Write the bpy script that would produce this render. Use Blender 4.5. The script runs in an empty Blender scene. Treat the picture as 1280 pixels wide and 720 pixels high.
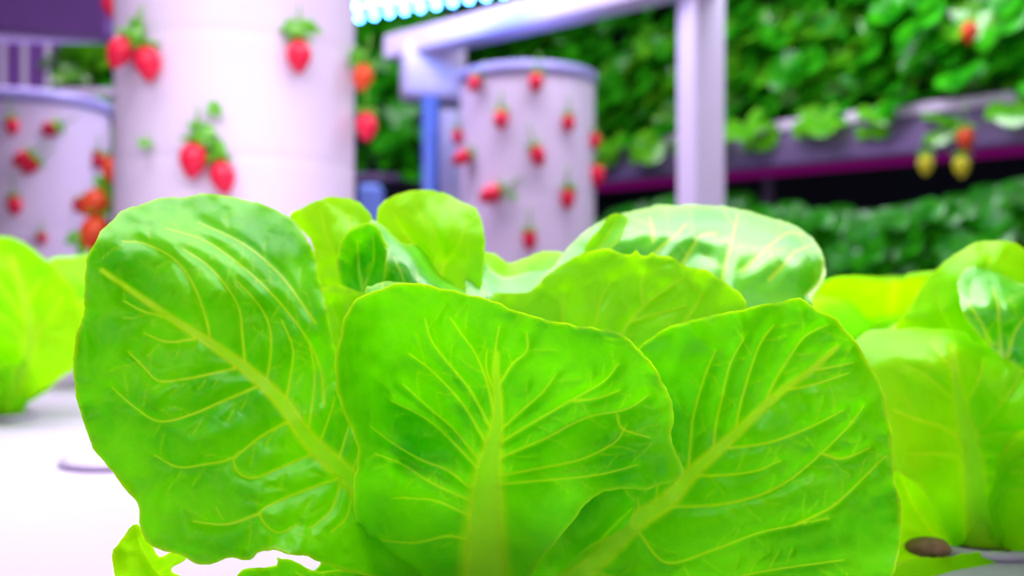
import bpy, bmesh, math, random
import numpy as np
from mathutils import Vector, noise, Matrix, Euler
from mathutils.geometry import delaunay_2d_cdt

C = bpy.context.scene.collection
S = bpy.context.scene
F = 1280 * 35.0 / 36.0          # focal length in pixels
CZ = 0.93                       # eye height
TZ = 0.80                       # tray top
random.seed(4)
rnd = random.Random(11)

def P(px, py, d):
    return Vector(((px - 640) / F * d, d, CZ + (360 - py) / F * d))

# ------------------------------------------------------------------ naming
def tag(o, label=None, cat=None, group=None, kind=None):
    if label: o['label'] = label
    if cat: o['category'] = cat
    if group: o['group'] = group
    if kind: o['kind'] = kind
    return o

def empty(name, loc, label, cat, group=None, rz=0):
    o = bpy.data.objects.new(name, None)
    o.empty_display_size = 0.03
    C.objects.link(o)
    o.location = loc
    o.rotation_euler = (0, 0, rz)
    return tag(o, label, cat, group)

def link(name, me, mat, parent=None):
    o = bpy.data.objects.new(name, me)
    if mat is not None and not me.materials: me.materials.append(mat)
    C.objects.link(o)
    if parent is not None:
        o.parent = parent
        o.matrix_parent_inverse = Matrix.Identity(4)
    return o

def from_bm(name, bm, mat, parent=None, smooth=True):
    me = bpy.data.meshes.new(name)
    bmesh.ops.recalc_face_normals(bm, faces=bm.faces)
    if smooth:
        for f in bm.faces: f.smooth = True
    bm.to_mesh(me); bm.free()
    return link(name, me, mat, parent)

def kids(o): return [c for c in bpy.data.objects if c.parent == o]
def dup(root, loc, rz=0, scale=1, label=None, group=None, tilt=(0, 0), cat=None):
    def cp(o, par):
        c = o.copy(); C.objects.link(c)
        if par is not None: c.parent = par
        for ch in TREE.get(o.name, []): cp(ch, c)
        return c
    if root.name not in TREE:
        def reg(o):
            TREE[o.name] = kids(o)
            for k in TREE[o.name]: reg(k)
        reg(root)
    r = cp(root, None)
    r.location = loc; r.rotation_euler = (tilt[0], tilt[1], rz); r.scale = (scale,) * 3
    if label: r['label'] = label
    if group: r['group'] = group
    return r
TREE = {}

# ------------------------------------------------------------------ materials
def mat(name):
    m = bpy.data.materials.new(name); m.use_nodes = True
    nt = m.node_tree
    return m, nt, nt.nodes['Principled BSDF'], nt.nodes['Material Output']

def plain(name, col, rough=0.5, metal=0, var=0.06, scale=12, spec=0.5, bump=0.0):
    m, nt, b, o = mat(name)
    n = nt.nodes.new('ShaderNodeTexNoise'); n.inputs['Scale'].default_value = scale; n.inputs['Detail'].default_value = 4
    tc = nt.nodes.new('ShaderNodeTexCoord'); nt.links.new(tc.outputs['Object'], n.inputs['Vector'])
    r = nt.nodes.new('ShaderNodeValToRGB')
    r.color_ramp.elements[0].position = 0.3; r.color_ramp.elements[1].position = 0.7
    r.color_ramp.elements[0].color = (*[c * (1 - var) for c in col], 1)
    r.color_ramp.elements[1].color = (*[min(1, c * (1 + var)) for c in col], 1)
    nt.links.new(n.outputs['Fac'], r.inputs['Fac']); nt.links.new(r.outputs['Color'], b.inputs['Base Color'])
    b.inputs['Roughness'].default_value = rough; b.inputs['Metallic'].default_value = metal
    b.inputs['Specular IOR Level'].default_value = spec
    if bump:
        bp = nt.nodes.new('ShaderNodeBump'); bp.inputs['Strength'].default_value = bump
        nt.links.new(n.outputs['Fac'], bp.inputs['Height']); nt.links.new(bp.outputs['Normal'], b.inputs['Normal'])
    return m

def emit(name, col, strength):
    m, nt, b, o = mat(name)
    nt.nodes.remove(b)
    e = nt.nodes.new('ShaderNodeEmission'); e.inputs[0].default_value = (*col, 1); e.inputs[1].default_value = strength
    nt.links.new(e.outputs[0], o.inputs[0])
    return m

def leaf_mat(name, ca, cb, cvein, ctrans, trans=0.5, rough=0.38, small=True, spec=0.2):
    m, nt, b, o = mat(name)
    N, L = nt.nodes.new, nt.links.new
    tc = N('ShaderNodeTexCoord')
    n = N('ShaderNodeTexNoise'); n.inputs['Scale'].default_value = 28; n.inputs['Detail'].default_value = 3
    L(tc.outputs['Object'], n.inputs['Vector'])
    r = N('ShaderNodeValToRGB'); r.color_ramp.elements[0].position = 0.36; r.color_ramp.elements[1].position = 0.66
    r.color_ramp.elements[0].color = (*ca, 1); r.color_ramp.elements[1].color = (*cb, 1)
    L(n.outputs['Fac'], r.inputs['Fac'])
    at = N('ShaderNodeAttribute'); at.attribute_name = 'vein'
    # fine net of tiny veins
    vo = N('ShaderNodeTexVoronoi'); vo.feature = 'DISTANCE_TO_EDGE'; vo.inputs['Scale'].default_value = 170
    nz = N('ShaderNodeTexNoise'); nz.inputs['Scale'].default_value = 90
    L(tc.outputs['Object'], nz.inputs['Vector'])
    mxv = N('ShaderNodeMix'); mxv.data_type = 'VECTOR'; mxv.inputs['Factor'].default_value = 0.012
    L(tc.outputs['Object'], mxv.inputs['A']); L(nz.outputs['Color'], mxv.inputs['B'])
    L(mxv.outputs['Result'], vo.inputs['Vector'])
    mr = N('ShaderNodeMapRange'); mr.inputs['From Min'].default_value = 0.0; mr.inputs['From Max'].default_value = 0.14
    mr.inputs['To Min'].default_value = 0.10; mr.inputs['To Max'].default_value = 0.0
    L(vo.outputs['Distance'], mr.inputs['Value'])
    ad = N('ShaderNodeMath'); ad.operation = 'MAXIMUM'; ad.use_clamp = True
    L(at.outputs['Fac'], ad.inputs[0]); L(mr.outputs['Result'], ad.inputs[1])
    mx = N('ShaderNodeMix'); mx.data_type = 'RGBA'
    L((ad if small else at).outputs[0 if small else 'Fac'], mx.inputs['Factor']); L(r.outputs['Color'], mx.inputs['A']); mx.inputs['B'].default_value = (*cvein, 1)
    L(mx.outputs['Result'], b.inputs['Base Color'])
    b.inputs['Roughness'].default_value = rough; b.inputs['Specular IOR Level'].default_value = spec
    bp = N('ShaderNodeBump'); bp.inputs['Strength'].default_value = 0.25; bp.inputs['Distance'].default_value = 0.0007
    n2 = N('ShaderNodeTexNoise'); n2.inputs['Scale'].default_value = 210; n2.inputs['Detail'].default_value = 2
    L(tc.outputs['Object'], n2.inputs['Vector'])
    sb = N('ShaderNodeMath'); sb.operation = 'SUBTRACT'; L(n2.outputs['Fac'], sb.inputs[0]); L(mr.outputs['Result'], sb.inputs[1])
    L(sb.outputs[0], bp.inputs['Height']); L(bp.outputs['Normal'], b.inputs['Normal'])
    t = N('ShaderNodeBsdfTranslucent')
    m2 = N('ShaderNodeMix'); m2.data_type = 'RGBA'; m2.inputs['A'].default_value = (*ctrans, 1); m2.inputs['B'].default_value = (*cvein, 1)
    L(ad.outputs[0], m2.inputs['Factor']); L(m2.outputs['Result'], t.inputs['Color'])
    ms = N('ShaderNodeMixShader'); ms.inputs[0].default_value = trans
    L(b.outputs[0], ms.inputs[1]); L(t.outputs[0], ms.inputs[2]); L(ms.outputs[0], o.inputs[0])
    return m

M = {}
M['leaf'] = leaf_mat('lettuce_leaf', (0.022, 0.46, 0.0003), (0.26, 0.86, 0.001), (0.80, 1.0, 0.02), (0.46, 1.0, 0.0), 0.56)  # darker mottle deepened to put missing shadow contrast into the leaf colour
M['leaf_waxy'] = leaf_mat('waxy_lettuce_leaf', (0.03, 0.48, 0.0005), (0.22, 0.80, 0.001), (0.78, 1.0, 0.03), (0.42, 1.0, 0.0), 0.45, rough=0.33, spec=0.75)
M['leaf_y'] = leaf_mat('young_lettuce_leaf', (0.30, 0.84, 0.0005), (0.44, 0.97, 0.001), (0.74, 1.0, 0.02), (0.66, 1.0, 0.0), 0.62, spec=0.15)
M['rib'] = leaf_mat('lettuce_rib', (0.48, 0.95, 0.008), (0.58, 1.0, 0.012), (0.6, 0.98, 0.03), (0.6, 0.98, 0.02), 0.5, 0.45, False)
M['tower'] = plain('tower_plastic', (0.76, 0.62, 0.84), 0.45, var=0.02, scale=3)
M['lid'] = plain('tower_lid', (0.38, 0.34, 0.72), 0.4)
M['white'] = plain('tray_white', (0.50, 0.43, 0.60), 0.45, var=0.02, scale=6)
M['frame'] = plain('frame_paint', (0.74, 0.63, 0.88), 0.4, var=0.03)
M['bluish'] = plain('blue_panel', (0.12, 0.20, 0.62), 0.5)
M['purple'] = plain('purple_beam', (0.24, 0.09, 0.42), 0.5)
M['navy'] = plain('dark_navy', (0.010, 0.012, 0.04), 0.7, var=0.3, scale=2)
M['gutter'] = plain('gutter_grey', (0.17, 0.11, 0.26), 0.3, var=0.15, scale=9)
M['gutter_lip'] = plain('gutter_lip', (0.75, 0.62, 0.85), 0.35)
M['floor'] = plain('concrete_floor', (0.20, 0.18, 0.24), 0.5, var=0.2, scale=4, bump=0.1)
M['red'] = plain('strawberry_red', (0.92, 0.003, 0.055), 0.32, var=0.15, scale=60)
M['orange'] = plain('strawberry_orange', (0.90, 0.075, 0.010), 0.32, var=0.2, scale=60)
M['unripe'] = plain('strawberry_unripe', (0.72, 0.66, 0.02), 0.4, var=0.15, scale=60)
M['maroon'] = plain('planting_pocket', (0.30, 0.015, 0.08), 0.6)
M['sleaf'] = leaf_mat('strawberry_leaf', (0.006, 0.26, 0.006), (0.06, 0.58, 0.008), (0.2, 0.6, 0.05), (0.06, 0.50, 0.01), 0.3, 0.26, False, 0.6)
M['sleaf_light'] = leaf_mat('strawberry_leaf_light', (0.06, 0.42, 0.012), (0.20, 0.62, 0.02), (0.3, 0.7, 0.05), (0.30, 0.80, 0.01), 0.35, 0.24, False, 0.9)
M['stem'] = plain('stem_green', (0.16, 0.42, 0.03), 0.5)
M['medium'] = plain('grow_medium', (0.10, 0.07, 0.04), 0.9, var=0.5, scale=120, bump=0.6)
M['pebble'] = plain('clay_pebble', (0.20, 0.10, 0.05), 0.7, var=0.4, scale=200, bump=0.4)
M['metal'] = plain('lamp_housing', (0.5, 0.5, 0.6), 0.35, 0.8)
M['led'] = emit('led_blue_white', (0.08, 0.34, 1.0), 34)
M['pink'] = emit('led_pink', (0.60, 0.01, 0.42), 0.17)
M['diffuser'] = emit('lamp_diffuser', (1.0, 0.93, 1.0), 6)

# ------------------------------------------------------------------ traced leaves
def cr(pts, step, closed=False):
    """Catmull-Rom through points of any dimension, resampled to roughly step."""
    p = np.array(pts, float); n = len(p); out = []
    rng = range(n) if closed else range(n - 1)
    for i in rng:
        if closed: a, b, c, d = p[(i - 1) % n], p[i], p[(i + 1) % n], p[(i + 2) % n]
        else: a, b, c, d = p[max(i - 1, 0)], p[i], p[i + 1], p[min(i + 2, n - 1)]
        k = max(1, int(round(np.linalg.norm(c[:2] - b[:2]) / step)))
        for j in range(k):
            t = j / k
            out.append(0.5 * ((2 * b) + (c - a) * t + (2 * a - 5 * b + 4 * c - d) * t * t + (3 * b - a - 3 * c + d) * t ** 3))
    if not closed: out.append(p[-1])
    return np.array(out)

def inside(pts, poly):
    x, y = pts[:, 0], pts[:, 1]; r = np.zeros(len(pts), bool); n = len(poly)
    for i in range(n):
        x0, y0 = poly[i]; x1, y1 = poly[(i + 1) % n]
        if y0 == y1: continue
        c = ((y0 > y) != (y1 > y)) & (x < (x1 - x0) * (y - y0) / (y1 - y0) + x0)
        r ^= c
    return r

def seg_dist(pts, line):
    """distance to polyline, and the running width there"""
    best = np.full(len(pts), 1e9); bw = np.zeros(len(pts))
    for a, b in zip(line[:-1], line[1:]):
        ab = b[:2] - a[:2]; l2 = (ab ** 2).sum() + 1e-9
        t = np.clip(((pts - a[:2]) @ ab) / l2, 0, 1)
        d = np.linalg.norm(pts - (a[:2] + t[:, None] * ab), axis=1)
        m = d < best; best[m] = d[m]
        if len(a) > 2: bw[m] = (a[2] + (b[2] - a[2]) * t)[m]
    return best, bw

def tps(ctrl):
    c = np.array(ctrl, float); X = c[:, :2] / 300.0; n = len(c)
    def U(r): return np.where(r > 1e-9, r * r * np.log(r + 1e-12), 0)
    K = U(np.linalg.norm(X[:, None] - X[None], axis=2)) + 0.002 * np.eye(n)
    Pm = np.hstack([np.ones((n, 1)), X])
    A = np.zeros((n + 3, n + 3)); A[:n, :n] = K; A[:n, n:] = Pm; A[n:, :n] = Pm.T
    w = np.linalg.solve(A, np.concatenate([c[:, 2], np.zeros(3)]))
    def f(p):
        q = p / 300.0
        return U(np.linalg.norm(q[:, None] - X[None], axis=2)) @ w[:n] + w[n] + q @ w[n + 1:]
    return f

def leaf(parent, outline, ctrl, rib=None, veins=(), mt='leaf', sp=4.0, seed=0, vw=2.4, serr=1.2, puck=1.0, label=None, thick=0.0005, auto=True, ribamp=1.0):
    org = parent.location
    r_ = random.Random(seed)
    ol = cr(outline, 5.0, True)
    # gently toothed margin
    n = len(ol); nx = np.roll(ol, -1, 0) - np.roll(ol, 1, 0)
    nl = np.stack([nx[:, 1], -nx[:, 0]], 1) / (np.linalg.norm(nx, axis=1)[:, None] + 1e-9)
    off = np.array([noise.noise(Vector((p[0] / 22, p[1] / 22, seed))) * 2.2 + noise.noise(Vector((p[0] / 6, p[1] / 6, seed + 9))) * 1.3 for p in ol]) * serr
    ol = ol + nl * off[:, None]
    x0, y0 = ol.min(0); x1, y1 = ol.max(0)
    gx = []; row = 0; y = y0
    while y < y1:
        x = x0 + (sp / 2 if row % 2 else 0)
        while x < x1: gx.append((x, y)); x += sp
        y += sp * 0.866; row += 1
    g = np.array(gx); g = g[inside(g, ol)]
    de, _ = seg_dist(g, np.vstack([ol, ol[:1]])); g = g[de > sp * 0.55]
    allv = [cr(v, 4.5) for v in veins]
    extra = []
    for v in allv:
        w = np.linspace(vw, vw * 0.5, len(v)); t = np.gradient(v, axis=0) if len(v) > 1 else v
        nn = np.stack([t[:, 1], -t[:, 0]], 1) / (np.linalg.norm(t, axis=1)[:, None] + 1e-9)
        extra += [v, v + nn * (w * 1.4)[:, None], v - nn * (w * 1.4)[:, None]]
        d, bw = seg_dist(g, np.hstack([v, w[:, None]])); g = g[d > bw * 1.4 + sp * .5]
    if rib is not None:
        rbp = cr(rib, 5); t = np.gradient(rbp[:, :2], axis=0)
        nn = np.stack([t[:, 1], -t[:, 0]], 1) / (np.linalg.norm(t, axis=1)[:, None] + 1e-9)
        d, bw = seg_dist(g, rbp); g = g[np.abs(d - bw / 2) > sp * .6]
        for q in (.5, -.5): extra.append(rbp[:, :2] + nn * (rbp[:, 2] * q)[:, None])
        for v in [x for x in extra[:-2]]:
            pass
    if extra:
        e = np.vstack(extra); e = e[inside(e, ol)]
        de, _ = seg_dist(e, np.vstack([ol, ol[:1]])); e = e[de > 2.0]
        seen = {}; 
        for p in e: seen.setdefault((round(p[0] / 1.2), round(p[1] / 1.2)), p)
        g = np.vstack([g, np.array(list(seen.values()))]) if seen else g
    allp = np.vstack([ol, g])
    res = delaunay_2d_cdt([Vector(p) for p in allp], [(i, (i + 1) % n) for i in range(n)], [], 1, 1e-4)
    V = np.array([tuple(v) for v in res[0]]); T = [tuple(f) for f in res[2]]
    vein = np.zeros(len(V)); groove = np.zeros(len(V)); ridge = np.zeros(len(V))
    de, _ = seg_dist(V, np.vstack([ol, ol[:1]]))
    # fine side veins branching off every drawn vein
    twigs = []
    if auto:
        for v in allv:
            k = 3
            while k < len(v) - 1:
                d = v[k] - v[k - 1]; d /= np.linalg.norm(d) + 1e-9
                s = r_.choice((-1, 1)); a = s * r_.uniform(0.6, 1.0)
                ln = r_.uniform(18, 42); p = v[k].copy(); tw = [p.copy()]
                for q in range(4):
                    dd = np.array([d[0] * math.cos(a) - d[1] * math.sin(a), d[0] * math.sin(a) + d[1] * math.cos(a)])
                    p = p + dd * ln / 4; a += r_.uniform(-.25, .25); tw.append(p.copy())
                twigs.append(np.array(tw)); k += r_.randint(4, 8)
    for v in allv:
        m = len(v); w = np.linspace(vw, vw * 0.45, m)
        d, bw = seg_dist(V, np.hstack([v, w[:, None]]))
        vein = np.maximum(vein, np.clip(1.2 - d / np.maximum(bw, .1), 0, 1) * 0.85)
        groove = np.maximum(groove, np.exp(-(d / 9.0) ** 2))
    for v in twigs:
        d, _ = seg_dist(V, v)
        vein = np.maximum(vein, np.clip(1 - d / (vw * .7), 0, 1) * 0.45)
        groove = np.maximum(groove, np.exp(-(d / 6.0) ** 2) * .5)
    if rib is not None:
        rb = cr(rib, 8)
        d, bw = seg_dist(V, rb)
        vein = np.maximum(vein, np.clip(1 - (d - bw * .5) / (bw * .35 + 4.0), 0, 1) * .9)
        groove = np.maximum(groove, np.exp(-(d / (bw * .5 + 8.0)) ** 2))
        ridge = np.sqrt(np.clip(1 - (d / (bw * .55 + .5)) ** 2, 0, 1)) * bw / F * .36 * .22
    # pale translucent margin of the leaf
    vein = np.maximum(vein, np.clip(1 - de / 5.0, 0, 1) * 0.50)
    f = tps(ctrl); dep = f(V)
    for i, p in enumerate(V):
        w = min(1, de[i] / 60)
        dep[i] += (noise.noise(Vector((p[0] / 55, p[1] / 55, seed * 3.1))) * 0.0050 + noise.noise(Vector((p[0] / 22, p[1] / 22, seed * 1.7 + 5))) * 0.0011) * puck
        dep[i] += noise.noise(Vector((p[0] / 26, p[1] / 26, seed + 30))) * 0.0045 * (1 - w) ** 2 * puck
    dep += groove * 0.0024 * puck - ridge * ribamp
    co = np.array([tuple(P(p[0], p[1], dd) - org) for p, dd in zip(V, dep)])
    T = np.array(T)
    ctr = V[T].mean(axis=1)
    if rib is not None:
        d, bw = seg_dist(ctr, cr(rib, 5)); isr = d < bw * .5
    else: isr = np.zeros(len(T), bool)
    def build(name, tris, m, par):
        idx, inv = np.unique(tris, return_inverse=True)
        me = bpy.data.meshes.new(name)
        me.from_pydata([tuple(c) for c in co[idx]], [], [tuple(int(q) for q in t) for t in inv.reshape(-1, 3)])
        if me.polygons and sum((pl.normal.y) for pl in me.polygons) > 0: me.flip_normals()
        a = me.attributes.new('vein', 'FLOAT', 'POINT'); a.data.foreach_set('value', vein[idx].astype(np.float32))
        me.polygons.foreach_set('use_smooth', [True] * len(me.polygons))
        o = link(name, me, m, par)
        s = o.modifiers.new('thickness', 'SOLIDIFY'); s.thickness = thick; s.offset = -1; s.use_rim = False
        return o
    o = build('leaf', T[~isr], M[mt], parent)
    if label: o['label'] = label
    if isr.any(): build('midrib', T[isr], M['rib'], o)
    return o

def Z(ox, oy, s):
    def f(*pts): return [(ox + p[0] * s, oy + p[1] * s) + tuple(p[2:3]) for p in pts]
    return f
def ZR(ox, oy, s):
    def f(*pts): return [(ox + p[0] * s, oy + p[1] * s, p[2] * s) for p in pts]
    return f
Z5, Z6, Z7, Z8 = Z(80, 230, .6803), Z(400, 220, .6945), Z(680, 240, .6667), Z(1000, 280, .6113)
R5, R6, R7, R8 = ZR(80, 230, .6803), ZR(400, 220, .6945), ZR(680, 240, .6667), ZR(1000, 280, .6113)
B2, B3 = Z(340, 220, .28125), Z(580, 240, .375)
RB2, RB3 = ZR(340, 220, .28125), ZR(580, 240, .375)

# free-standing generic lettuce leaf: spoon shaped, rises and bends outwards
def gen_leaf(parent, ang, length, width, lean, curl, seed, mt='leaf_y', base=0.012, nu=26, nv=34, ruffle=1.0):
    vs = []; vn = []; fs = []
    for j in range(nv + 1):
        v = j / nv
        wv = width * (0.16 + 0.84 * math.sin(math.pi * min(1, (v ** 1.25) * 0.80 + 0.02)) ** 1.0) * (1 if v < .86 else math.sqrt(max(0.0, 1 - ((v - .86) / .145) ** 2)) * .97 + .03)
        a = lean + curl * v * v
        # centre line integrated
        r = base; z = 0
        m = 12
        for k in range(m):
            aa = lean * .6 + curl * (v * (k + .5) / m) ** 2
            r += math.sin(aa) * length * v / m; z += math.cos(aa) * length * v / m
        aa = lean * .6 + curl * v * v
        for i in range(nu + 1):
            u = i / nu * 2 - 1
            cup = 0.32 * wv * u * u * (1 - .5 * v)
            ed = max(0, abs(u) - .5) * 2
            rf = noise.noise(Vector((u * 2.0, v * 5, seed))) * .35 * wv * ed * ruffle + noise.noise(Vector((u * 3, v * 7, seed + 4))) * .004
            n = cup + rf
            x = u * wv
            rr = r - math.cos(aa) * n; zz = z + math.sin(aa) * n
            vs.append((math.cos(ang) * rr - math.sin(ang) * x, math.sin(ang) * rr + math.cos(ang) * x, zz))
            rib = max(0, 1 - abs(u) / (.16 * (1 - v) + .02))
            q = (v * 7.5 - abs(u) * 1.7); sv = abs(q - round(q)); side = max(0, 1 - sv / .09) * .55
            vn.append(max(rib, side))
    for j in range(nv):
        for i in range(nu):
            a = j * (nu + 1) + i; fs.append((a, a + 1, a + nu + 2, a + nu + 1))
    me = bpy.data.meshes.new('leaf'); me.from_pydata(vs, [], fs)
    at = me.attributes.new('vein', 'FLOAT', 'POINT'); at.data.foreach_set('value', vn)
    me.polygons.foreach_set('use_smooth', [True] * len(me.polygons))
    o = link('leaf', me, M[mt], parent)
    s = o.modifiers.new('thickness', 'SOLIDIFY'); s.thickness = .0005; s.offset = 0
    return o

def stalk_base(parent, r=0.016, h=0.03):
    bm = bmesh.new(); K = 14; rings = []
    for rr, z in ((r * .7, -0.004), (r * 1.05, 0.004), (r, h * .5), (r * .75, h)):
        rings.append([bm.verts.new((rr * math.cos(2 * math.pi * k / K), rr * math.sin(2 * math.pi * k / K), z)) for k in range(K)])
    for a, b in zip(rings[:-1], rings[1:]):
        for k in range(K): bm.faces.new((a[k], a[(k + 1) % K], b[(k + 1) % K], b[k]))
    bm.faces.new(rings[-1]); bm.faces.new(rings[0][::-1])
    from_bm('stalk', bm, M['rib'], parent)

# ================================================================== FRONT HEAD
HC = Vector((-0.016, 0.43, TZ))
head = empty('lettuce_head', HC, 'largest lettuce head in sharp focus in front, with broad veined green leaves', 'lettuce')
stalk_base(head, 0.018, 0.04)

# big left leaf
leaf(head,
     [(190, 250), (230, 245), (270, 243), (310, 250), (345, 262), (372, 282), (390, 310), (399, 345), (408, 385), (420, 440), (436, 500), (470, 560), (520, 640), (575, 715), (600, 745), (520, 745), (469, 722), (424, 712), (387, 696), (370, 694), (342, 687), (321, 691), (313, 700), (286, 697), (255, 707), (228, 694), (200, 688), (182, 673), (174, 655), (172, 631), (150, 602), (125, 572), (108, 540), (95, 490), (92, 454), (98, 415), (105, 385), (104, 355), (110, 322), (126, 290), (152, 264)],
     [(108, 346, .345), (92, 454, .340), (111, 550, .335), (172, 640, .333), (255, 705, .330), (345, 690, .340), (424, 712, .365), (180, 480, .338), (250, 560, .340), (300, 620, .345),
      (168, 366, .352), (260, 427, .362), (308, 461, .368), (386, 550, .380), (440, 601, .388), (520, 690, .405), (590, 740, .425),
      (150, 300, .357), (210, 290, .375), (190, 252, .400), (270, 243, .425), (345, 262, .430), (300, 300, .395), (250, 350, .366), (330, 370, .380), (390, 315, .420), (385, 420, .392), (430, 500, .396), (460, 560, .398)],
     R5((70, 158, 2), (130, 200, 4), (210, 255, 6), (265, 290, 8), (335, 340, 12), (400, 400, 16), (450, 470, 20), (530, 545, 26), (620, 640, 34), (760, 755, 50)),
     [Z5(*v) for v in [
         [(268, 290), (262, 250), (240, 190), (205, 140), (150, 110), (110, 105)], [(333, 333), (328, 280), (322, 230), (300, 190), (265, 150), (220, 120)],
         [(372, 362), (380, 310), (378, 265), (360, 225), (320, 180)], [(408, 400), (418, 340), (420, 300), (400, 250)], [(450, 445), (458, 390), (460, 345), (450, 290)],
         [(472, 470), (490, 420), (497, 395)], [(508, 497), (525, 440)], [(530, 530), (545, 480)], [(478, 400), (468, 330), (430, 260), (360, 180), (270, 110), (190, 82)], [(462, 255), (400, 170), (330, 110), (250, 72)],
         [(310, 340), (230, 357), (175, 362), (150, 340), (120, 310)], [(355, 372), (290, 400), (230, 425), (175, 436), (130, 410), (90, 375)],
         [(405, 440), (360, 465), (310, 503), (260, 515), (210, 520), (170, 500)], [(455, 497), (400, 520), (350, 540), (320, 530), (310, 503)],
         [(505, 540), (450, 560), (400, 580), (360, 605), (390, 640), (430, 625)], [(505, 560), (490, 600), (455, 630)],
         [(235, 285), (190, 290), (150, 275)], [(360, 605), (300, 625), (240, 620)], [(200, 245), (150, 235), (110, 215)], [(530, 560), (520, 610), (490, 640)]]],
     seed=1, sp=3.0, label='broad left leaf with a diagonal midrib and pale rolled shoulder')

# front leaf
leaf(head,
     Z6((90, 212), (60, 228), (42, 268), (31, 325), (30, 378), (42, 420), (58, 455), (72, 505), (62, 560), (66, 640), (90, 700), (160, 760), (250, 775), (340, 775), (368, 740), (398, 690), (445, 632), (478, 592), (520, 566), (590, 562), (640, 548), (655, 530), (641, 500), (632, 465), (635, 420), (620, 378), (590, 330), (552, 292), (520, 276), (480, 272), (430, 262), (380, 252), (340, 238), (300, 222), (260, 212), (215, 203), (175, 194), (140, 196), (112, 205)),
     Z6((300, 775, .415), (300, 700, .398), (300, 620, .385), (305, 540, .376), (318, 450, .368), (318, 360, .360), (316, 290, .352), (310, 228, .350),
        (130, 200, .350), (60, 230, .343), (30, 330, .330), (32, 400, .331), (60, 455, .337), (110, 300, .364), (110, 400, .372), (190, 400, .374), (200, 300, .362), (180, 480, .372), (120, 540, .375), (80, 600, .380), (90, 690, .395), (180, 640, .385),
        (160, 520, .357), (230, 555, .362), (230, 250, .353), (420, 265, .344), (500, 275, .338), (430, 350, .350), (430, 450, .352), (560, 310, .335), (620, 390, .330), (560, 420, .337), (635, 480, .322), (655, 530, .314), (560, 540, .320), (470, 540, .336), (400, 548, .350), (520, 562, .324), (450, 620, .360), (390, 690, .392), (360, 740, .405), (370, 620, .374)),
     R6((298, 775, 74), (296, 720, 62), (297, 640, 52), (300, 560, 42), (308, 500, 28), (318, 450, 15), (320, 400, 9), (316, 355, 6), (318, 320, 3)),
     [Z6(*v) for v in [
         [(318, 385), (345, 340), (372, 315), (372, 285)], [(322, 460), (360, 425), (400, 390), (425, 355)], [(325, 480), (390, 440), (450, 405), (510, 370), (535, 340)],
         [(328, 505), (400, 475), (480, 435), (550, 420), (590, 395)], [(322, 540), (400, 525), (470, 510), (530, 480), (550, 450)], [(318, 555), (400, 548), (500, 538), (570, 520)],
         [(312, 425), (300, 370), (280, 320), (255, 285), (235, 255)], [(305, 450), (270, 385), (225, 330), (200, 295), (190, 260)], [(302, 488), (270, 430), (240, 390), (195, 345), (160, 320)],
         [(285, 510), (240, 455), (200, 420), (150, 375)], [(278, 520), (220, 460), (180, 430), (130, 405)], [(268, 560), (230, 530), (180, 510), (130, 480), (90, 450)],
         [(266, 582), (200, 552), (150, 520), (100, 500)], [(266, 655), (230, 648), (170, 660), (105, 655)], [(316, 345), (316, 310), (322, 275)], [(318, 400), (300, 350), (300, 320)],
         [(266, 610), (210, 585), (160, 580), (130, 580)], [(535, 430), (545, 455), (590, 470)], [(450, 405), (500, 400), (540, 385)]]],
     seed=2, sp=2.8, label='cupped centre leaf with a wide pale midrib and fanning veins')

# right leaf
leaf(head,
     Z7((470, 200), (430, 208), (370, 220), (300, 235), (250, 248), (215, 265), (180, 292), (150, 340), (130, 420), (140, 500), (150, 560), (168, 580), (160, 620), (130, 640), (80, 670), (20, 720), (-80, 765), (-40, 790), (100, 800), (300, 790), (500, 790), (630, 780), (652, 730), (662, 690), (671, 640), (668, 590), (656, 530), (655, 480), (646, 430), (640, 390), (625, 350), (600, 310), (570, 265), (540, 235), (500, 213)),
     Z7((470, 200, .358), (370, 220, .372), (250, 248, .388), (180, 292, .394), (140, 420, .396), (150, 550, .394), (400, 300, .368), (300, 350, .380), (250, 450, .386), (200, 590, .386), (280, 525, .378), (400, 415, .364), (500, 335, .352), (570, 265, .345),
        (640, 390, .334), (656, 500, .330), (670, 620, .326), (650, 740, .333), (560, 450, .340), (560, 600, .336), (450, 520, .350), (400, 620, .352), (300, 640, .366), (450, 720, .350), (250, 730, .380), (100, 700, .398), (-60, 770, .425), (300, 790, .378), (550, 780, .342), (350, 560, .362)),
     R7((-60, 775, 44), (20, 745, 30), (90, 700, 24), (170, 620, 24), (230, 580, 21), (280, 525, 16), (330, 480, 12), (400, 415, 8), (450, 370, 6), (500, 335, 4), (550, 290, 2)),
     [Z7(*v) for v in [
         [(270, 530), (275, 470), (280, 420), (300, 350), (320, 300)], [(318, 490), (322, 440), (335, 380), (350, 320), (375, 275)], [(358, 450), (368, 400), (385, 340), (405, 285), (430, 250)],
         [(410, 405), (430, 360), (460, 310), (490, 270), (530, 250)], [(350, 480), (420, 470), (490, 445), (560, 410)], [(235, 590), (320, 587), (400, 570), (460, 540), (520, 490), (575, 435), (600, 400)],
         [(290, 532), (350, 530), (400, 522), (440, 505)], [(180, 640), (230, 695), (320, 670), (400, 640), (470, 625), (530, 612)], [(470, 625), (540, 590), (590, 545), (640, 495)], [(450, 372), (510, 360), (570, 340)],
         [(170, 635), (178, 600), (176, 575)], [(205, 600), (210, 570), (215, 545)], [(90, 710), (200, 740), (300, 735), (420, 710), (560, 690)], [(500, 335), (530, 330), (580, 320)], [(520, 490), (560, 500), (610, 480)]]],
     seed=3, sp=3.0, label='broad right leaf with a diagonal midrib running to the upper right')

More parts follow.
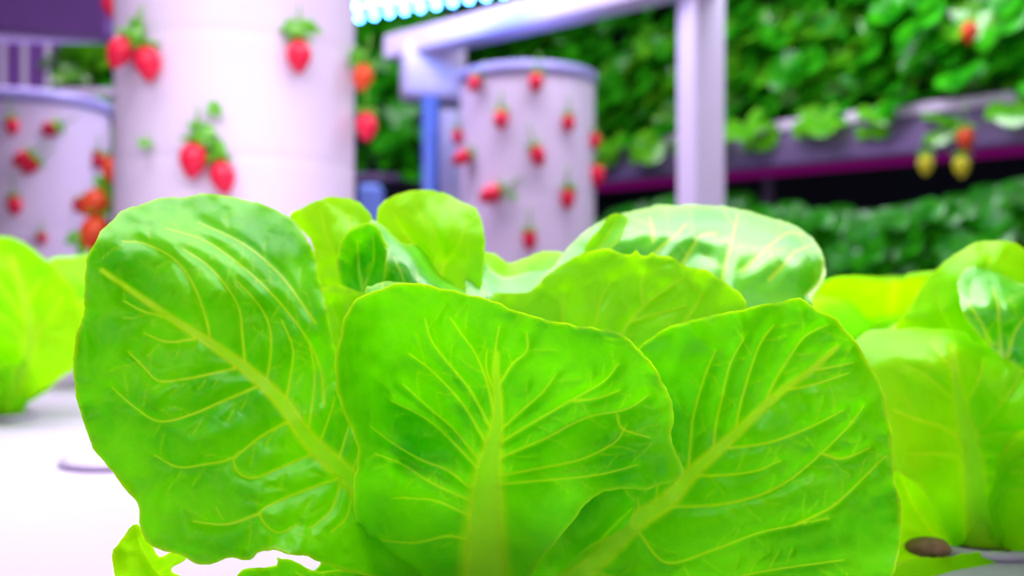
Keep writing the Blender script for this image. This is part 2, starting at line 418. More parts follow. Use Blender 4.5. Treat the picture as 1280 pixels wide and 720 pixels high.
# lighter leaf behind the centre, between front and right leaves
leaf(head,
     B3((430, 195), (480, 190), (520, 206), (540, 213), (560, 210), (575, 199), (588, 214), (612, 212), (628, 200), (645, 210), (685, 217), (722, 242), (770, 252), (830, 272), (885, 312), (930, 352), (950, 420), (940, 520), (820, 620), (700, 760), (500, 1000), (250, 1150), (150, 1000), (120, 700), (100, 520), (60, 420), (100, 340), (200, 340), (240, 310), (300, 260), (370, 215)),
     B3((430, 195, .435), (628, 200, .430), (830, 272, .428), (930, 352, .422), (120, 450, .425), (300, 300, .440), (500, 350, .420), (700, 350, .418), (400, 500, .412), (800, 480, .408), (600, 600, .408), (300, 700, .410), (500, 950, .415), (200, 1100, .425)),
     None,
     [B3(*v) for v in [[(480, 640), (530, 470), (600, 380), (680, 320), (730, 285)], [(420, 560), (440, 430), (460, 350), (490, 300)], [(600, 380), (590, 320), (600, 270)], [(680, 500), (760, 400), (800, 330)], [(350, 500), (330, 420), (340, 340)], [(560, 430), (660, 400), (740, 380)]]],
     seed=4, sp=4, mt='leaf_y', vw=3.2, label='pale yellow-green inner leaf with a toothed top edge')

# back right leaf with rolled pale rim
leaf(head,
     B3((330, 212), (380, 150), (440, 110), (490, 82), (540, 70), (620, 51), (720, 45), (820, 45), (920, 60), (1000, 80), (1080, 100), (1130, 130), (1170, 165), (1195, 210), (1206, 260), (1195, 300), (1165, 345), (1150, 420), (1050, 560), (850, 720), (600, 900), (350, 1150), (150, 1150), (200, 800), (280, 500), (230, 345)),
     B3((330, 212, .510), (490, 82, .555), (620, 51, .570), (820, 45, .575), (1000, 80, .560), (1130, 130, .535), (1195, 210, .500), (1200, 270, .478), (1160, 340, .462),
        (500, 130, .505), (620, 105, .512), (760, 105, .512), (900, 120, .508), (1040, 150, .500), (1120, 200, .485), (600, 170, .500), (800, 200, .492), (980, 230, .476), (560, 250, .492), (800, 270, .474), (1050, 300, .462), (1000, 400, .450), (800, 450, .450), (400, 350, .470), (280, 300, .475), (500, 500, .455), (700, 750, .440), (400, 1000, .430), (200, 1150, .430)),
     None,
     [B3(*v) for v in [[(600, 260), (650, 190), (700, 150), (735, 112)], [(700, 290), (735, 230), (765, 180), (790, 145), (840, 138)], [(860, 300), (870, 250), (885, 190), (905, 110), (910, 80)], [(930, 260), (980, 215), (1030, 170), (1080, 135), (1120, 140)], [(1020, 290), (1060, 250), (1100, 200), (1150, 180)], [(630, 160), (628, 120), (620, 90)], [(1150, 340), (1190, 290), (1198, 240)]]],
     seed=5, sp=4, mt='leaf_waxy', vw=3.6, label='back right leaf rolled over at the top with a pale rim')
# small yellow fold beside it
leaf(head, B3((455, 120), (490, 80), (520, 74), (545, 85), (540, 110), (525, 150), (500, 180), (470, 200), (430, 215), (400, 205), (420, 160)),
     B3((490, 80, .470), (545, 90, .475), (500, 180, .452), (420, 200, .462), (455, 120, .465)), None, [B3((440, 200), (480, 140), (510, 90))], seed=21, sp=4, mt='leaf_y', puck=.5, label='small folded yellow leaf tip')

# back left yellow leaves
leaf(head, B2((80, 182), (130, 140), (200, 105), (280, 92), (350, 105), (400, 135), (440, 170), (462, 215), (470, 330), (470, 520), (500, 800), (560, 1300), (480, 1500), (380, 1200), (250, 700), (200, 480), (185, 320), (130, 240)),
     B2((80, 182, .475), (280, 92, .485), (440, 170, .480), (190, 400, .468), (300, 300, .462), (420, 400, .455), (400, 800, .440), (480, 1450, .430)),
     None, [B2((330, 560), (300, 400), (240, 260), (220, 160)), B2((330, 460), (350, 300), (340, 170)), B2((340, 520), (400, 340), (410, 220))], seed=6, sp=4, mt='leaf_y', label='back left leaf tip, smooth and yellow-green')
leaf(head, B2((350, 238), (400, 214), (450, 212), (492, 262), (515, 330), (512, 420), (530, 520), (620, 800), (620, 1300), (520, 1400), (470, 1100), (400, 800), (330, 540), (298, 470), (288, 380), (308, 300)),
     B2((350, 238, .448), (450, 212, .454), (515, 330, .445), (290, 390, .448), (390, 340, .455), (400, 500, .450), (450, 800, .440), (560, 1350, .430)),
     None, [B2((420, 600), (390, 440), (380, 300)), B2((400, 520), (450, 380), (450, 280))], seed=7, sp=4, mt='leaf', label='small cupped inner leaf at the back left')
leaf(head, B2((470, 162), (490, 122), (540, 86), (600, 70), (670, 60), (760, 75), (840, 110), (900, 135), (925, 180), (940, 240), (946, 330), (935, 480), (900, 700), (850, 1100), (750, 1500), (650, 1400), (600, 900), (520, 500), (465, 260)),
     B2((470, 162, .490), (670, 60, .510), (760, 75, .512), (900, 135, .500), (945, 300, .485), (700, 180, .492), (820, 260, .480), (600, 250, .492), (800, 400, .480), (900, 480, .475), (700, 700, .460), (750, 1400, .435)),
     None, [B2((720, 600), (760, 400), (720, 250), (660, 160)), B2((760, 400), (830, 300), (860, 200)), B2((740, 480), (660, 340), (580, 240), (540, 160))], seed=8, sp=4, mt='leaf_y', label='tall rounded back leaf, bright yellow-green')
leaf(head, B2((438, 200), (480, 218), (540, 262), (600, 305), (650, 308), (700, 360), (750, 440), (820, 488), (885, 518), (900, 600), (850, 900), (750, 1400), (600, 1400), (500, 900), (470, 600), (500, 420), (505, 320), (470, 260)),
     B2((438, 200, .468), (540, 262, .482), (650, 308, .492), (750, 440, .480), (885, 518, .468), (480, 250, .458), (560, 330, .452), (640, 400, .450), (720, 480, .447), (800, 550, .445), (540, 500, .446), (650, 700, .442), (700, 1300, .430)),
     None, [B2((600, 620), (590, 480), (540, 360)), B2((640, 600), (650, 480), (640, 420))], seed=9, sp=3.5, mt='leaf_waxy', puck=.8, label='inner leaf with a rolled silvery rim')
leaf(head, B2((870, 348), (915, 362), (960, 398), (1000, 436), (1060, 446), (1180, 410), (1280, 362), (1400, 330), (1400, 700), (1300, 1100), (1000, 1400), (900, 1300), (900, 900), (860, 620), (865, 500), (862, 420)),
     B2((870, 348, .500), (1000, 436, .505), (1180, 410, .535), (1380, 340, .555), (960, 500, .470), (1100, 520, .470), (1280, 500, .480), (900, 600, .458), (1100, 700, .450), (1300, 800, .450), (950, 1300, .430)),
     None, [B2((1000, 800), (1040, 640), (1120, 540), (1240, 460)), B2((1000, 800), (960, 600), (930, 480))], seed=10, sp=4, mt='leaf_waxy', label='low inner leaf facing upward, pale on top')
leaf(head, B2((935, 352), (1000, 344), (1030, 372), (1065, 386), (1150, 350), (1240, 332), (1290, 345), (1400, 420), (1350, 600), (1200, 1200), (1000, 1300), (960, 800), (930, 500)),
     B2((935, 352, .530), (1065, 386, .525), (1240, 332, .545), (1400, 420, .535), (1100, 600, .49), (1050, 1200, .45)),
     None, [B2((1060, 700), (1100, 500), (1200, 390))], seed=11, sp=5, mt='leaf_y', label='wavy low leaf tip at the back of the head')
# narrow strip between left and front leaves
leaf(head, [(392, 368), (415, 356), (437, 360), (462, 376), (480, 420), (480, 560), (520, 700), (560, 745), (520, 745), (440, 600), (424, 500), (405, 410)],
     [(392, 368, .425), (437, 360, .430), (480, 420, .420), (424, 500, .412), (480, 560, .408), (540, 740, .425)],
     None, [[(470, 560), (440, 460), (415, 380)], [(450, 500), (448, 420), (440, 375)]], seed=12, sp=4, mt='leaf_y', label='narrow inner leaf between the left and centre leaves')
# curled dark leaf visible above front leaf edge
leaf(head, B2((415, 515), (440, 490), (480, 470), (560, 470), (600, 480), (640, 520), (640, 700), (420, 700)),
     B2((415, 515, .392), (520, 468, .405), (640, 520, .395), (530, 600, .385), (530, 700, .380)), None, [B2((500, 690), (500, 560), (490, 480))], seed=22, sp=4, puck=.5, label='small dark leaf tip peeking over the centre leaf')
# deep leaves filling shade under the lip
leaf(head, Z6((330, 560), (520, 540), (640, 560), (600, 600), (600, 640), (560, 700), (480, 780), (380, 800), (320, 780), (340, 660)),
     Z6((330, 560, .405), (640, 560, .400), (480, 640, .410), (400, 780, .418), (560, 700, .408)), None, [Z6((400, 780), (480, 680), (560, 600))], seed=13, sp=5, label='shaded lower leaf under the centre leaf lip')
leaf(head, Z5((480, 560), (560, 600), (640, 700), (640, 760), (480, 750), (420, 725), (470, 700)),
     Z5((480, 560, .405), (640, 700, .410), (480, 750, .405), (420, 725, .395)), None, [], seed=14, sp=5)
# low leaves at the bottom edge
leaf(head, [(296, 722), (310, 711), (345, 707), (345, 697), (365, 702), (390, 712), (430, 714), (470, 716), (520, 730), (560, 745), (500, 790), (400, 800), (310, 780), (290, 745)],
     [(300, 720, .362), (345, 700, .370), (390, 712, .375), (470, 716, .392), (560, 745, .418), (400, 790, .385)], [(560, 750, 12), (480, 745, 9), (400, 735, 6), (330, 735, 2)], [[(440, 740), (420, 720)], [(400, 735), (370, 715)]], seed=15, sp=4, label='low dark green leaf lying at the bottom edge')
leaf(head, [(172, 656), (160, 668), (141, 690), (144, 710), (150, 735), (180, 750), (260, 770), (380, 775), (520, 760), (380, 745), (290, 738), (225, 722), (214, 712), (231, 698), (224, 692), (210, 691), (198, 697), (190, 686), (184, 676)],
     [(172, 656, .355), (141, 690, .350), (231, 698, .358), (180, 730, .358), (380, 765, .39), (500, 760, .41)], None, [[(300, 755), (210, 725), (180, 690), (172, 668)], [(200, 715), (218, 702)]], seed=16, sp=4, mt='leaf_y', label='small pale lowest leaf at the lower left')
for k, (a, L_, w_, le, cu) in enumerate([(1.2, .105, .045, .35, .9), (1.9, .11, .045, .3, .8), (.5, .10, .045, .5, 1.0), (2.6, .10, .045, .5, 1.0), (1.5, .055, .03, .1, .4)]):
    gen_leaf(head, a, L_, w_, le, cu, 40 + k)

# ================================================================== RIGHT NEIGHBOUR
RC = Vector(((1225 - 640) / F * .50, .50, TZ))
rh = empty('lettuce_head', RC, 'lettuce head cut by the right edge, with a broad pale midrib and white-tipped curled leaf', 'lettuce')
stalk_base(rh, 0.016, 0.03)
leaf(rh, Z8((120, 232), (155, 217), (250, 213), (335, 221), (352, 236), (400, 265), (458, 300), (560, 360), (620, 440), (630, 540), (580, 650), (480, 715), (400, 720), (340, 700), (300, 640), (262, 560), (225, 520), (180, 500), (150, 470), (110, 400), (90, 320), (100, 260)),
     Z8((120, 232, .490), (155, 218, .500), (250, 213, .515), (335, 221, .510), (180, 240, .475), (260, 240, .473), (320, 250, .470), (458, 300, .460), (600, 420, .440), (620, 560, .438), (350, 340, .465), (350, 450, .470), (360, 560, .480), (380, 700, .495), (220, 330, .452), (200, 450, .440), (240, 530, .452), (440, 450, .452), (500, 600, .455), (100, 350, .455), (300, 620, .480), (460, 700, .475)),
     R8((385, 715, 46), (372, 640, 42), (358, 540, 38), (346, 450, 30), (328, 370, 19), (317, 300, 9), (312, 250, 4)),
     [Z8(*v) for v in [[(352, 445), (400, 380), (440, 330), (450, 305)], [(335, 372), (365, 320), (375, 280)], [(365, 438), (410, 428), (470, 425)], [(365, 480), (410, 470), (480, 465)], [(370, 515), (420, 508), (490, 505)], [(372, 560), (430, 545), (500, 548)],
                       [(315, 360), (270, 320), (240, 300), (210, 290)], [(330, 445), (290, 415), (240, 400), (190, 380)], [(335, 480), (290, 470), (230, 470)], [(312, 300), (290, 270), (270, 245)]]],
     seed=31, sp=4, vw=4, mt='leaf_y', label='front leaf with a wide pale midrib')
leaf(rh, Z8((230, 160), (262, 110), (290, 80), (330, 52), (380, 36), (430, 36), (475, 60), (560, 110), (620, 240), (600, 450), (520, 640), (420, 690), (320, 560), (220, 400), (180, 260)),
     Z8((230, 160, .530), (330, 52, .555), (430, 36, .570), (380, 80, .54), (600, 240, .53), (300, 200, .525), (450, 300, .52), (300, 420, .51), (450, 660, .50)),
     None, [Z8((400, 400), (380, 250), (370, 140), (390, 70)), Z8((380, 300), (300, 200), (280, 140)), Z8((400, 300), (470, 180), (500, 110))], seed=32, sp=4, vw=4, mt='leaf_y', label='tall rounded back leaf')
leaf(rh, Z8((322, 130), (332, 98), (352, 86), (390, 88), (430, 110), (480, 138), (580, 200), (620, 300), (600, 420), (520, 420), (458, 300), (405, 268), (370, 230), (338, 190)),
     Z8((322, 130, .495), (352, 86, .540), (390, 88, .545), (430, 110, .540), (480, 138, .530), (345, 160, .478), (390, 150, .482), (440, 170, .482), (410, 230, .476), (458, 290, .472), (580, 220, .50), (580, 400, .48), (365, 215, .470)),
     None, [Z8((412, 270), (408, 220), (405, 170), (395, 130)), Z8((425, 270), (440, 220), (470, 180)), Z8((390, 245), (370, 200), (345, 165))], seed=33, sp=3.5, mt='leaf_waxy', vw=4, label='curled leaf with a pale silvery tip')
leaf(rh, Z8((150, 505), (195, 500), (240, 508), (275, 545), (310, 612), (345, 665), (380, 712), (330, 722), (240, 700), (180, 700), (140, 640)),
     Z8((195, 500, .470), (275, 545, .478), (180, 690, .465), (340, 700, .492), (240, 620, .480)), None, [Z8((350, 705), (280, 640), (230, 570), (210, 520))], seed=34, sp=4, vw=4, mt='leaf_y', label='low yellow leaf')
leaf(rh, Z8((190, 700), (240, 682), (290, 682), (330, 674), (400, 668), (480, 660), (530, 690), (500, 790), (200, 800), (150, 740)),
     Z8((190, 702, .440), (340, 700, .462), (480, 722, .475), (200, 790, .425), (450, 780, .450)), None, [], seed=35, sp=5, mt='leaf_y', puck=.5, label='lowest leaf lying toward the viewer')
for k, (a, L_, w_, le, cu) in enumerate([(-.2, .14, .05, .5, 1.0), (.5, .14, .05, .4, .9), (1.2, .13, .05, .3, .9), (2.0, .10, .04, .3, .7), (-.9, .12, .045, .7, 1.0), (1.6, .10, .035, .1, .5)]):
    gen_leaf(rh, a, L_, w_, le, cu, 60 + k)

# ================================================================== OTHER HEADS
def rosette(loc, label, n, L0, seed, group=None, mt='leaf_y'):
    h = empty('lettuce_head', loc, label, 'lettuce', group)
    r = random.Random(seed); stalk_base(h, .014, .03)
    for k in range(n):
        t = k / n; a = k * 2.399 + seed
        gen_leaf(h, a, L0 * (1 - .35 * t) * r.uniform(.9, 1.1), L0 * .36 * (1 - .3 * t), .95 - .8 * t, 1.0 - .5 * t, seed * 7 + k, mt, nu=18, nv=24)
    return h
lc = Vector(((8 - 640) / F * 1.0, 1.0, TZ))
lh = empty('lettuce_head', lc, 'blurred yellow-green lettuce head at the left edge of the white table', 'lettuce')
stalk_base(lh, .016, .03)
leaf(lh, [(-70, 340), (-30, 305), (0, 296), (28, 303), (55, 322), (82, 348), (100, 380), (106, 420), (98, 455), (70, 476), (40, 492), (10, 500), (-30, 495), (-80, 450)],
     [(-70, 340, .95), (0, 296, .97), (60, 325, .95), (106, 420, .90), (70, 476, .93), (10, 500, .985), (20, 400, .93), (-60, 450, .95)],
     [(10, 500, 12), (38, 430, 9), (30, 370, 6), (15, 320, 3)], [[(36, 430), (60, 400), (80, 370)], [(38, 440), (10, 400), (-20, 380)], [(34, 380), (50, 350)], [(30, 400), (0, 350)]], seed=41, sp=4, mt='leaf_y', vw=4)
leaf(lh, [(60, 330), (90, 322), (120, 318), (140, 330), (150, 360), (140, 400), (110, 430), (80, 470), (40, 500), (20, 480), (50, 420)],
     [(60, 330, 1.02), (120, 318, 1.05), (150, 360, 1.03), (100, 420, 1.0), (30, 490, .99)], None, [[(40, 490), (90, 410), (120, 350)]], seed=42, sp=5, mt='leaf_y', vw=4)
for k, (a, L_, w_, le, cu) in enumerate([(0.2, .15, .055, .6, .9), (.9, .18, .06, .4, .8), (1.7, .18, .06, .35, .8), (2.6, .18, .06, .5, .9), (3.6, .17, .06, .6, .9), (4.3, .10, .045, .9, 1.0), (5.3, .09, .04, 1.0, .7), (2.0, .12, .045, .1, .5)]):
    gen_leaf(lh, a, L_, w_, le, cu, 80 + k)
rosette(Vector(((1105 - 640) / F * .86, .86, TZ)), 'blurred lettuce head behind the gap between front head and right neighbour', 12, .188, 5)
rosette(Vector(((1150 - 640) / F * 1.25, 1.25, TZ)), 'far blurred lettuce head in front of the plant rack, behind two others', 10, .20, 12)
rosette(Vector(((120 - 640) / F * 1.32, 1.32, TZ)), 'blurred lettuce head mostly hidden behind the big left leaf', 9, .14, 6)
rosette(Vector(((690 - 640) / F * .92, .92, TZ)), 'blurred lettuce head hidden behind the sharp front head', 9, .15, 7)
rosette(Vector(((1290 - 640) / F * 1.0, 1.0, TZ)), 'blurred lettuce head behind the right neighbour at the frame edge', 9, .17, 8)

# ================================================================== shapes
def bevel_box(bm, c, s, rot=None, bev=0.0):
    ret = bmesh.ops.create_cube(bm, size=1)
    vs = ret['verts']
    for v in vs: v.co = Vector((v.co.x * s[0], v.co.y * s[1], v.co.z * s[2]))
    if bev:
        es = list({e for v in vs for e in v.link_edges})
        r2 = bmesh.ops.bevel(bm, geom=es, offset=bev, segments=3, affect='EDGES', profile=.6)
        vs = list({v for v in r2['verts']} | {v for v in vs if v.is_valid})
    mm = Matrix.Translation(c) @ (rot.to_4x4() if rot is not None else Matrix.Identity(4))
    for v in vs: v.co = mm @ v.co
    return vs

def lathe(bm, prof, K=32, cap=True, c=(0, 0, 0)):
    rings = []
    for r, z in prof:
        rings.append([bm.verts.new((c[0] + r * math.cos(2 * math.pi * k / K), c[1] + r * math.sin(2 * math.pi * k / K), c[2] + z)) for k in range(K)])
    for a, b in zip(rings[:-1], rings[1:]):
        for k in range(K): bm.faces.new((a[k], a[(k + 1) % K], b[(k + 1) % K], b[k]))
    if cap: bm.faces.new(rings[0][::-1]); bm.faces.new(rings[-1])

# ------------------------------------------------------------------ table, holes, plugs
table = empty('growing_table', (0, .70, 0), 'white hydroponic growing table carrying the lettuce heads', 'table')
bm = bmesh.new(); bevel_box(bm, Vector((0, .12, TZ - .012)), (3.0, 1.5, .024), None, .004); from_bm('tabletop', bm, M['white'], table)
bm = bmesh.new(); bevel_box(bm, Vector((0, .12, TZ - .084)), (2.9, 1.4, .12), None, .006); from_bm('channel', bm, M['white'], table)
for sx in (-1.35, 1.35):
    for sy in (-.5, .74):
        bm = bmesh.new(); bevel_box(bm, Vector((sx, sy, (TZ - .144) / 2)), (.05, .05, TZ - .144), None, .004); from_bm('leg', bm, M['frame'], table)
def cap(px, py, label):
    d = .13 * F / (py - 360); p = P(px, py, d)
    o = empty('shadow_disc', (p.x, p.y, TZ), label, 'cover')  # raised disc added in place of a flat oval shadow on the table
    bm = bmesh.new(); lathe(bm, [(.040, 0), (.042, .002), (.041, .0045), (.034, .006), (.012, .0065)], 40); from_bm('disc', bm, M['white'], o)
    bm = bmesh.new(); lathe(bm, [(.007, .006), (.007, .009), (.004, .010)], 16); from_bm('knob', bm, M['white'], o)
cap(150, 578, 'round white disc added where an oval shadow lies on the table left of the front lettuce')
for nm, loc, lab in (('a', HC, 'under the sharp front lettuce'), ('b', RC, 'under the right neighbour lettuce'), ('c', lc, 'under the lettuce at the left edge')):
    o = empty('net_pot', loc, 'round dark planting pot %s' % lab, 'pot')
    bm = bmesh.new(); lathe(bm, [(.022, .0005), (.030, .0005), (.031, .003), (.028, .005), (.024, .0035), (.0225, .001)], 32, False); from_bm('rim', bm, M['white'], o)
    bm = bmesh.new(); lathe(bm, [(.0215, .0005), (.021, .003), (.010, .004)], 24); from_bm('growing_medium', bm, M['medium'], o)
bm = bmesh.new(); bmesh.ops.create_icosphere(bm, subdivisions=4, radius=.0085)
for v in bm.verts: v.co = Vector((v.co.x * 1.25, v.co.y, v.co.z * .55)) * (1 + .12 * noise.noise(v.co * 160))
peb = from_bm('clay_pebble', bm, M['pebble']); pp = P(1161, 684, .468); peb.location = pp
tag(peb, 'small dark brown pebble at the foot of the right neighbour lettuce', 'pebble')

# ------------------------------------------------------------------ strawberries
def berry(name, mt, label=None):
    o = empty(name, (0, 0, 0), label or 'berry', 'strawberry')
    bm = bmesh.new(); prof = []
    for k in range(1, 15):
        t = k / 15 * math.pi
        r = .0155 * math.sin(t) ** .8 * (1 - .30 * (k / 15)); prof.append((r, .006 - .042 * (k / 15)))
    lathe(bm, prof, 22); b = from_bm('fruit', bm, M[mt], o)
    bm = bmesh.new()
    for k in range(7):
        a = 2 * math.pi * k / 7; e = Vector((math.cos(a), math.sin(a), 0)); s = Vector((-math.sin(a), math.cos(a), 0))
        v = [bm.verts.new(p) for p in (Vector((0, 0, .0085)), e * .009 + s * .005 + Vector((0, 0, .0075)), e * .019 + Vector((0, 0, .001)), e * .009 - s * .005 + Vector((0, 0, .0075)))]
        bm.faces.new(v)
    from_bm('calyx', bm, M['sleaf_light'], o)
    bm = bmesh.new(); lathe(bm, [(.0015, .007), (.0015, .030), (.0012, .040)], 8); from_bm('stem', bm, M['stem'], o)
    return o

def leaflet(bm, p, nrm, up, s, seed):
    """one strawberry leaflet: a folded, pointed oval"""
    n = nrm.normalized(); u = (up - n * up.dot(n)).normalized(); w = n.cross(u)
    L = []
    prof = [(0, 0), (.42, .22), (.62, .5), (.55, .78), (.28, .96), (0, 1.02)]
    mid = [bm.verts.new(p + u * (t * s) + n * (.10 * s * math.sin(t * 3))) for _, t in prof]
    for sg in (-1, 1):
        side = [mid[0]] + [bm.verts.new(p + u * (t * s) + w * (sg * x * s) + n * (.22 * x * s + .1 * s * math.sin(t * 3))) for x, t in prof[1:-1]] + [mid[-1]]
        for k in range(len(prof) - 1):
            vs = [mid[k], mid[k + 1], side[k + 1], side[k]]
            vs = list(dict.fromkeys(vs))
            if len(vs) >= 3: bm.faces.new(vs if sg > 0 else vs[::-1])

def sprig(name, n, spread, size, mt, seed, label):
    r = random.Random(seed); o = empty(name, (0, 0, 0), label, 'strawberry plant')
    bm = bmesh.new(); sb = bmesh.new()
    for k in range(n):
        a = r.uniform(0, 2 * math.pi); out = Vector((math.cos(a) * r.uniform(.3, 1), -abs(math.sin(a)) * r.uniform(.3, 1), r.uniform(-.5, .8)))
        c = out * spread
        for q in range(3):
            d = Vector((r.uniform(-1, 1), r.uniform(-1, .3), r.uniform(-.6, 1)))
            leaflet(bm, c, Vector((r.uniform(-.5, .5), -1, r.uniform(0, .9))), d, size * r.uniform(.8, 1.2), k)
        vs = [sb.verts.new(p) for p in (Vector((-.001, 0, 0)), Vector((.001, 0, 0)), c + Vector((.001, 0, 0)), c + Vector((-.001, 0, 0)))]
        sb.faces.new(vs)
    from_bm('foliage', bm, M[mt], o)
    sbo = from_bm('stem', sb, M['stem'], o); s = sbo.modifiers.new('t', 'SOLIDIFY'); s.thickness = .002
    return o

PARK = Vector((0, 0, 0))
# prototypes are used as the first placed instance of each kind
protos = {}
def place_berry(kind, px, py, d, sc, label, group=None, tilt=(0, 0), rz=0):
    mt = {'red': 'red', 'orange': 'orange', 'unripe': 'unripe'}[kind]
    if kind not in protos:
        b = berry('strawberry', mt); protos[kind] = b
        b.location = P(px, py, d); b.scale = (sc,) * 3; b.rotation_euler = (tilt[0], tilt[1], rz)
        tag(b, label, 'strawberry', group)
        return b
    return dup(protos[kind], P(px, py, d), rz, sc, label, group, tilt)
for k in ('red', 'orange', 'unripe'): pass

# ------------------------------------------------------------------ towers
def tower(name, cx, d, dia, top_z, label, lid=True, seams=()):
    x = (cx - 640) / F * d
    o = empty(name, (x, d, 0), label, 'tower')
    r = dia / 2; bm = bmesh.new(); prof = [(r, 0), (r, .02)]
    zs = sorted(seams)
    for z in zs: prof += [(r, z - .02), (r, z - .006), (r * .997, z - .002), (r * .997, z + .002), (r, z + .006), (r, z + .02)]
    prof += [(r, top_z - .02), (r, top_z - .004), (r * .98, top_z)]
    lathe(bm, prof, 72); from_bm('drum', bm, M['tower'], o, True)
    if lid:
        bm = bmesh.new(); lathe(bm, [(r * 1.0, top_z - .012), (r * 1.035, top_z - .010), (r * 1.035, top_z + .022), (r * .9, top_z + .030), (r * .2, top_z + .05)], 72)
        from_bm('lid', bm, M['lid'], o)
    bm = bmesh.new(); lathe(bm, [(r * 1.15, 0), (r * 1.15, .05), (r * 1.0, .07)], 48); from_bm('base', bm, M['gutter'], o)
    return o
big = tower('strawberry_tower', 297, 1.80, 293 / F * 1.80 * .985, 1.75, 'tall pale strawberry tower, nearest, rising past the top of the frame', False, [CZ + (360 - 38) / F * 1.6, CZ + (360 - 195) / F * 1.6, .7, .45])
mid_t = tower('strawberry_tower', 659, 3.10, 168 / F * 3.1, CZ + (360 - 104) / F * 3.1, 'pale strawberry tower with blue lid between the frame posts', True, [.9, 1.2, .6])
left_t = tower('strawberry_tower', 42, 3.0, 178 / F * 3.0, CZ + (360 - 137) / F * 3.0, 'pale strawberry tower with dark lid at the left edge', True, [.8, 1.1])

def on_tower(cx, d, dia, px, proud=.0):
    """depth of the drum's near face under pixel column px"""
    xc = (cx - 640) / F * d; r = dia / 2 + proud; k = (px - 640) / F
    # (k y - xc)^2 + (y - d)^2 = r^2
    a = k * k + 1; b = -2 * (k * xc + d); c = xc * xc + d * d - r * r; q = b * b - 4 * a * c
    if q <= 0: return d
    return (-b - math.sqrt(q)) / (2 * a)
BT = (297, 1.80, 293 / F * 1.8 * .985); MT = (659, 3.10, 168 / F * 3.1); LT = (42, 3.0, 178 / F * 3.0)

# near tower berries: (x, y of the fruit's middle, kind, scale, label)
def cm(px, py, d, sc): return px, py - .015 * sc * F / d, d
for px, py, kd, sc, lab, tl in [
    (158, 67, 'red', 1.25, 'red strawberry, left of the pair high on the left side of the nearest tower', (.1, .5)),
    (182, 79, 'red', 1.25, 'red strawberry, right of the pair high on the left side of the nearest tower', (.1, -.1)),
    (374, 70, 'red', 1.2, 'single red strawberry under two leaves on the upper right of the nearest tower', (0, 0)),
    (243, 200, 'red', 1.3, 'red strawberry, upper of the pair low on the nearest tower', (0, .1)),
    (275, 222, 'red', 1.2, 'red strawberry, lower of the pair low on the nearest tower', (0, -.2)),
    (140, 212, 'orange', 1.1, 'half-hidden red-orange strawberry at the left rim of the nearest tower', (0, 0)),
    (132, 260, 'orange', 1.35, 'orange strawberry above the top left of the front lettuce', (0, .9)),
    (124, 292, 'orange', 1.5, 'larger orange strawberry just touching the top left of the front lettuce', (0, .3)),
    (456, 97, 'orange', 1.1, 'orange strawberry at the right rim of the nearest tower', (0, .2)),
    (458, 158, 'red', 1.15, 'round red strawberry at the right rim of the nearest tower', (0, 0)),
    (141, 5, 'red', 1.1, 'strawberry cut by the top of the frame on the nearest tower', (0, 0)),
]:
    d = on_tower(*BT, min(max(px, 160), 436), .02)
    if px < 155 or px > 445: d = 1.76
    sc *= 1.25
    x_, y_, d_ = cm(px, py, d, sc)
    place_berry(kd, x_, y_, d_, sc, lab, None, tl)
# sprigs of leaves on near tower
sp1 = sprig('strawberry_sprig', 3, .020, .030, 'sleaf_light', 3, 'two light leaves over the single strawberry on the nearest tower')
sp1.location = P(372, 36, on_tower(*BT, 372, .012)); sp1.scale = (1.2, .7, .6)
for px, py, sc, lab in [(168, 42, .62, 'leaf tuft above the strawberry pair high on the nearest tower'), (254, 172, .8, 'leaf tuft above the strawberry pair low on the nearest tower'), (268, 138, .45, 'tiny leaf on the runner above the low strawberry pair'), (181, 181, .4, 'lone small leaf on the left of the nearest tower'), (272, 193, .6, 'small leaf between the two low strawberries'), (128, 245, .9, 'leaf tuft above the orange strawberries beside the nearest tower'), (112, 305, 1.0, 'pale leaf left of the largest orange strawberry'), (448, 75, .8, 'leaf tuft at the right rim of the nearest tower')]:
    d = on_tower(*BT, px, .012) if 160 < px < 436 else 1.77
    dup(sp1, P(px, py, d), rnd.uniform(-.5, .5), sc, lab, None, (rnd.uniform(-.3, .3), rnd.uniform(-.8, .8)))
# runner linking them
# far towers
def far_set(T, pts, where, grp):
    for i, (px, py, sc, lf) in enumerate(pts):
        d = on_tower(*T, px, .012)
        sc *= 1.7
        x_, y_, d_ = cm(px, py, d, sc)
        place_berry('red', x_, y_, d_, sc, where[i], grp, (rnd.uniform(-.2, .2), lf))
mp = [(596, 106, .85, .4), (671, 103, .95, .1), (626, 150, .95, 0), (711, 154, .85, 0), (572, 171, .8, 0), (586, 202, 1.0, 1.0), (669, 195, 1.0, -.3), (624, 250, 1.15, 1.1), (710, 248, 1.0, 0), (662, 300, .95, 0), (744, 176, .8, 0), (746, 219, 1.1, 0)]
far_set(MT, mp, ['red strawberry on the blue-lidded tower, ' + q for q in ('left one just under the lid', 'middle one just under the lid', 'left one of the second row', 'right one of the second row', 'topmost on its left rim', 'slanted one near its left rim', 'middle one of the third row', 'slanted one with leaf, lower left', 'lower right one with leaf tuft', 'lowest one in the middle', 'upper one on its right rim', 'lower one on its right rim')], 'strawberries on the far tower with the blue lid')
for px, py, sc in [(640, 245, .5), (713, 235, .55), (668, 186, .4), (627, 140, .35), (672, 93, .4), (662, 291, .4)]:
    dup(sp1, P(px, py, on_tower(*MT, px, .015)), rnd.uniform(-.5, .5), sc, 'small leaf tuft over a strawberry on the tower with the blue lid', 'leaf tufts on the far tower with the blue lid', (0, rnd.uniform(-.6, .6)))
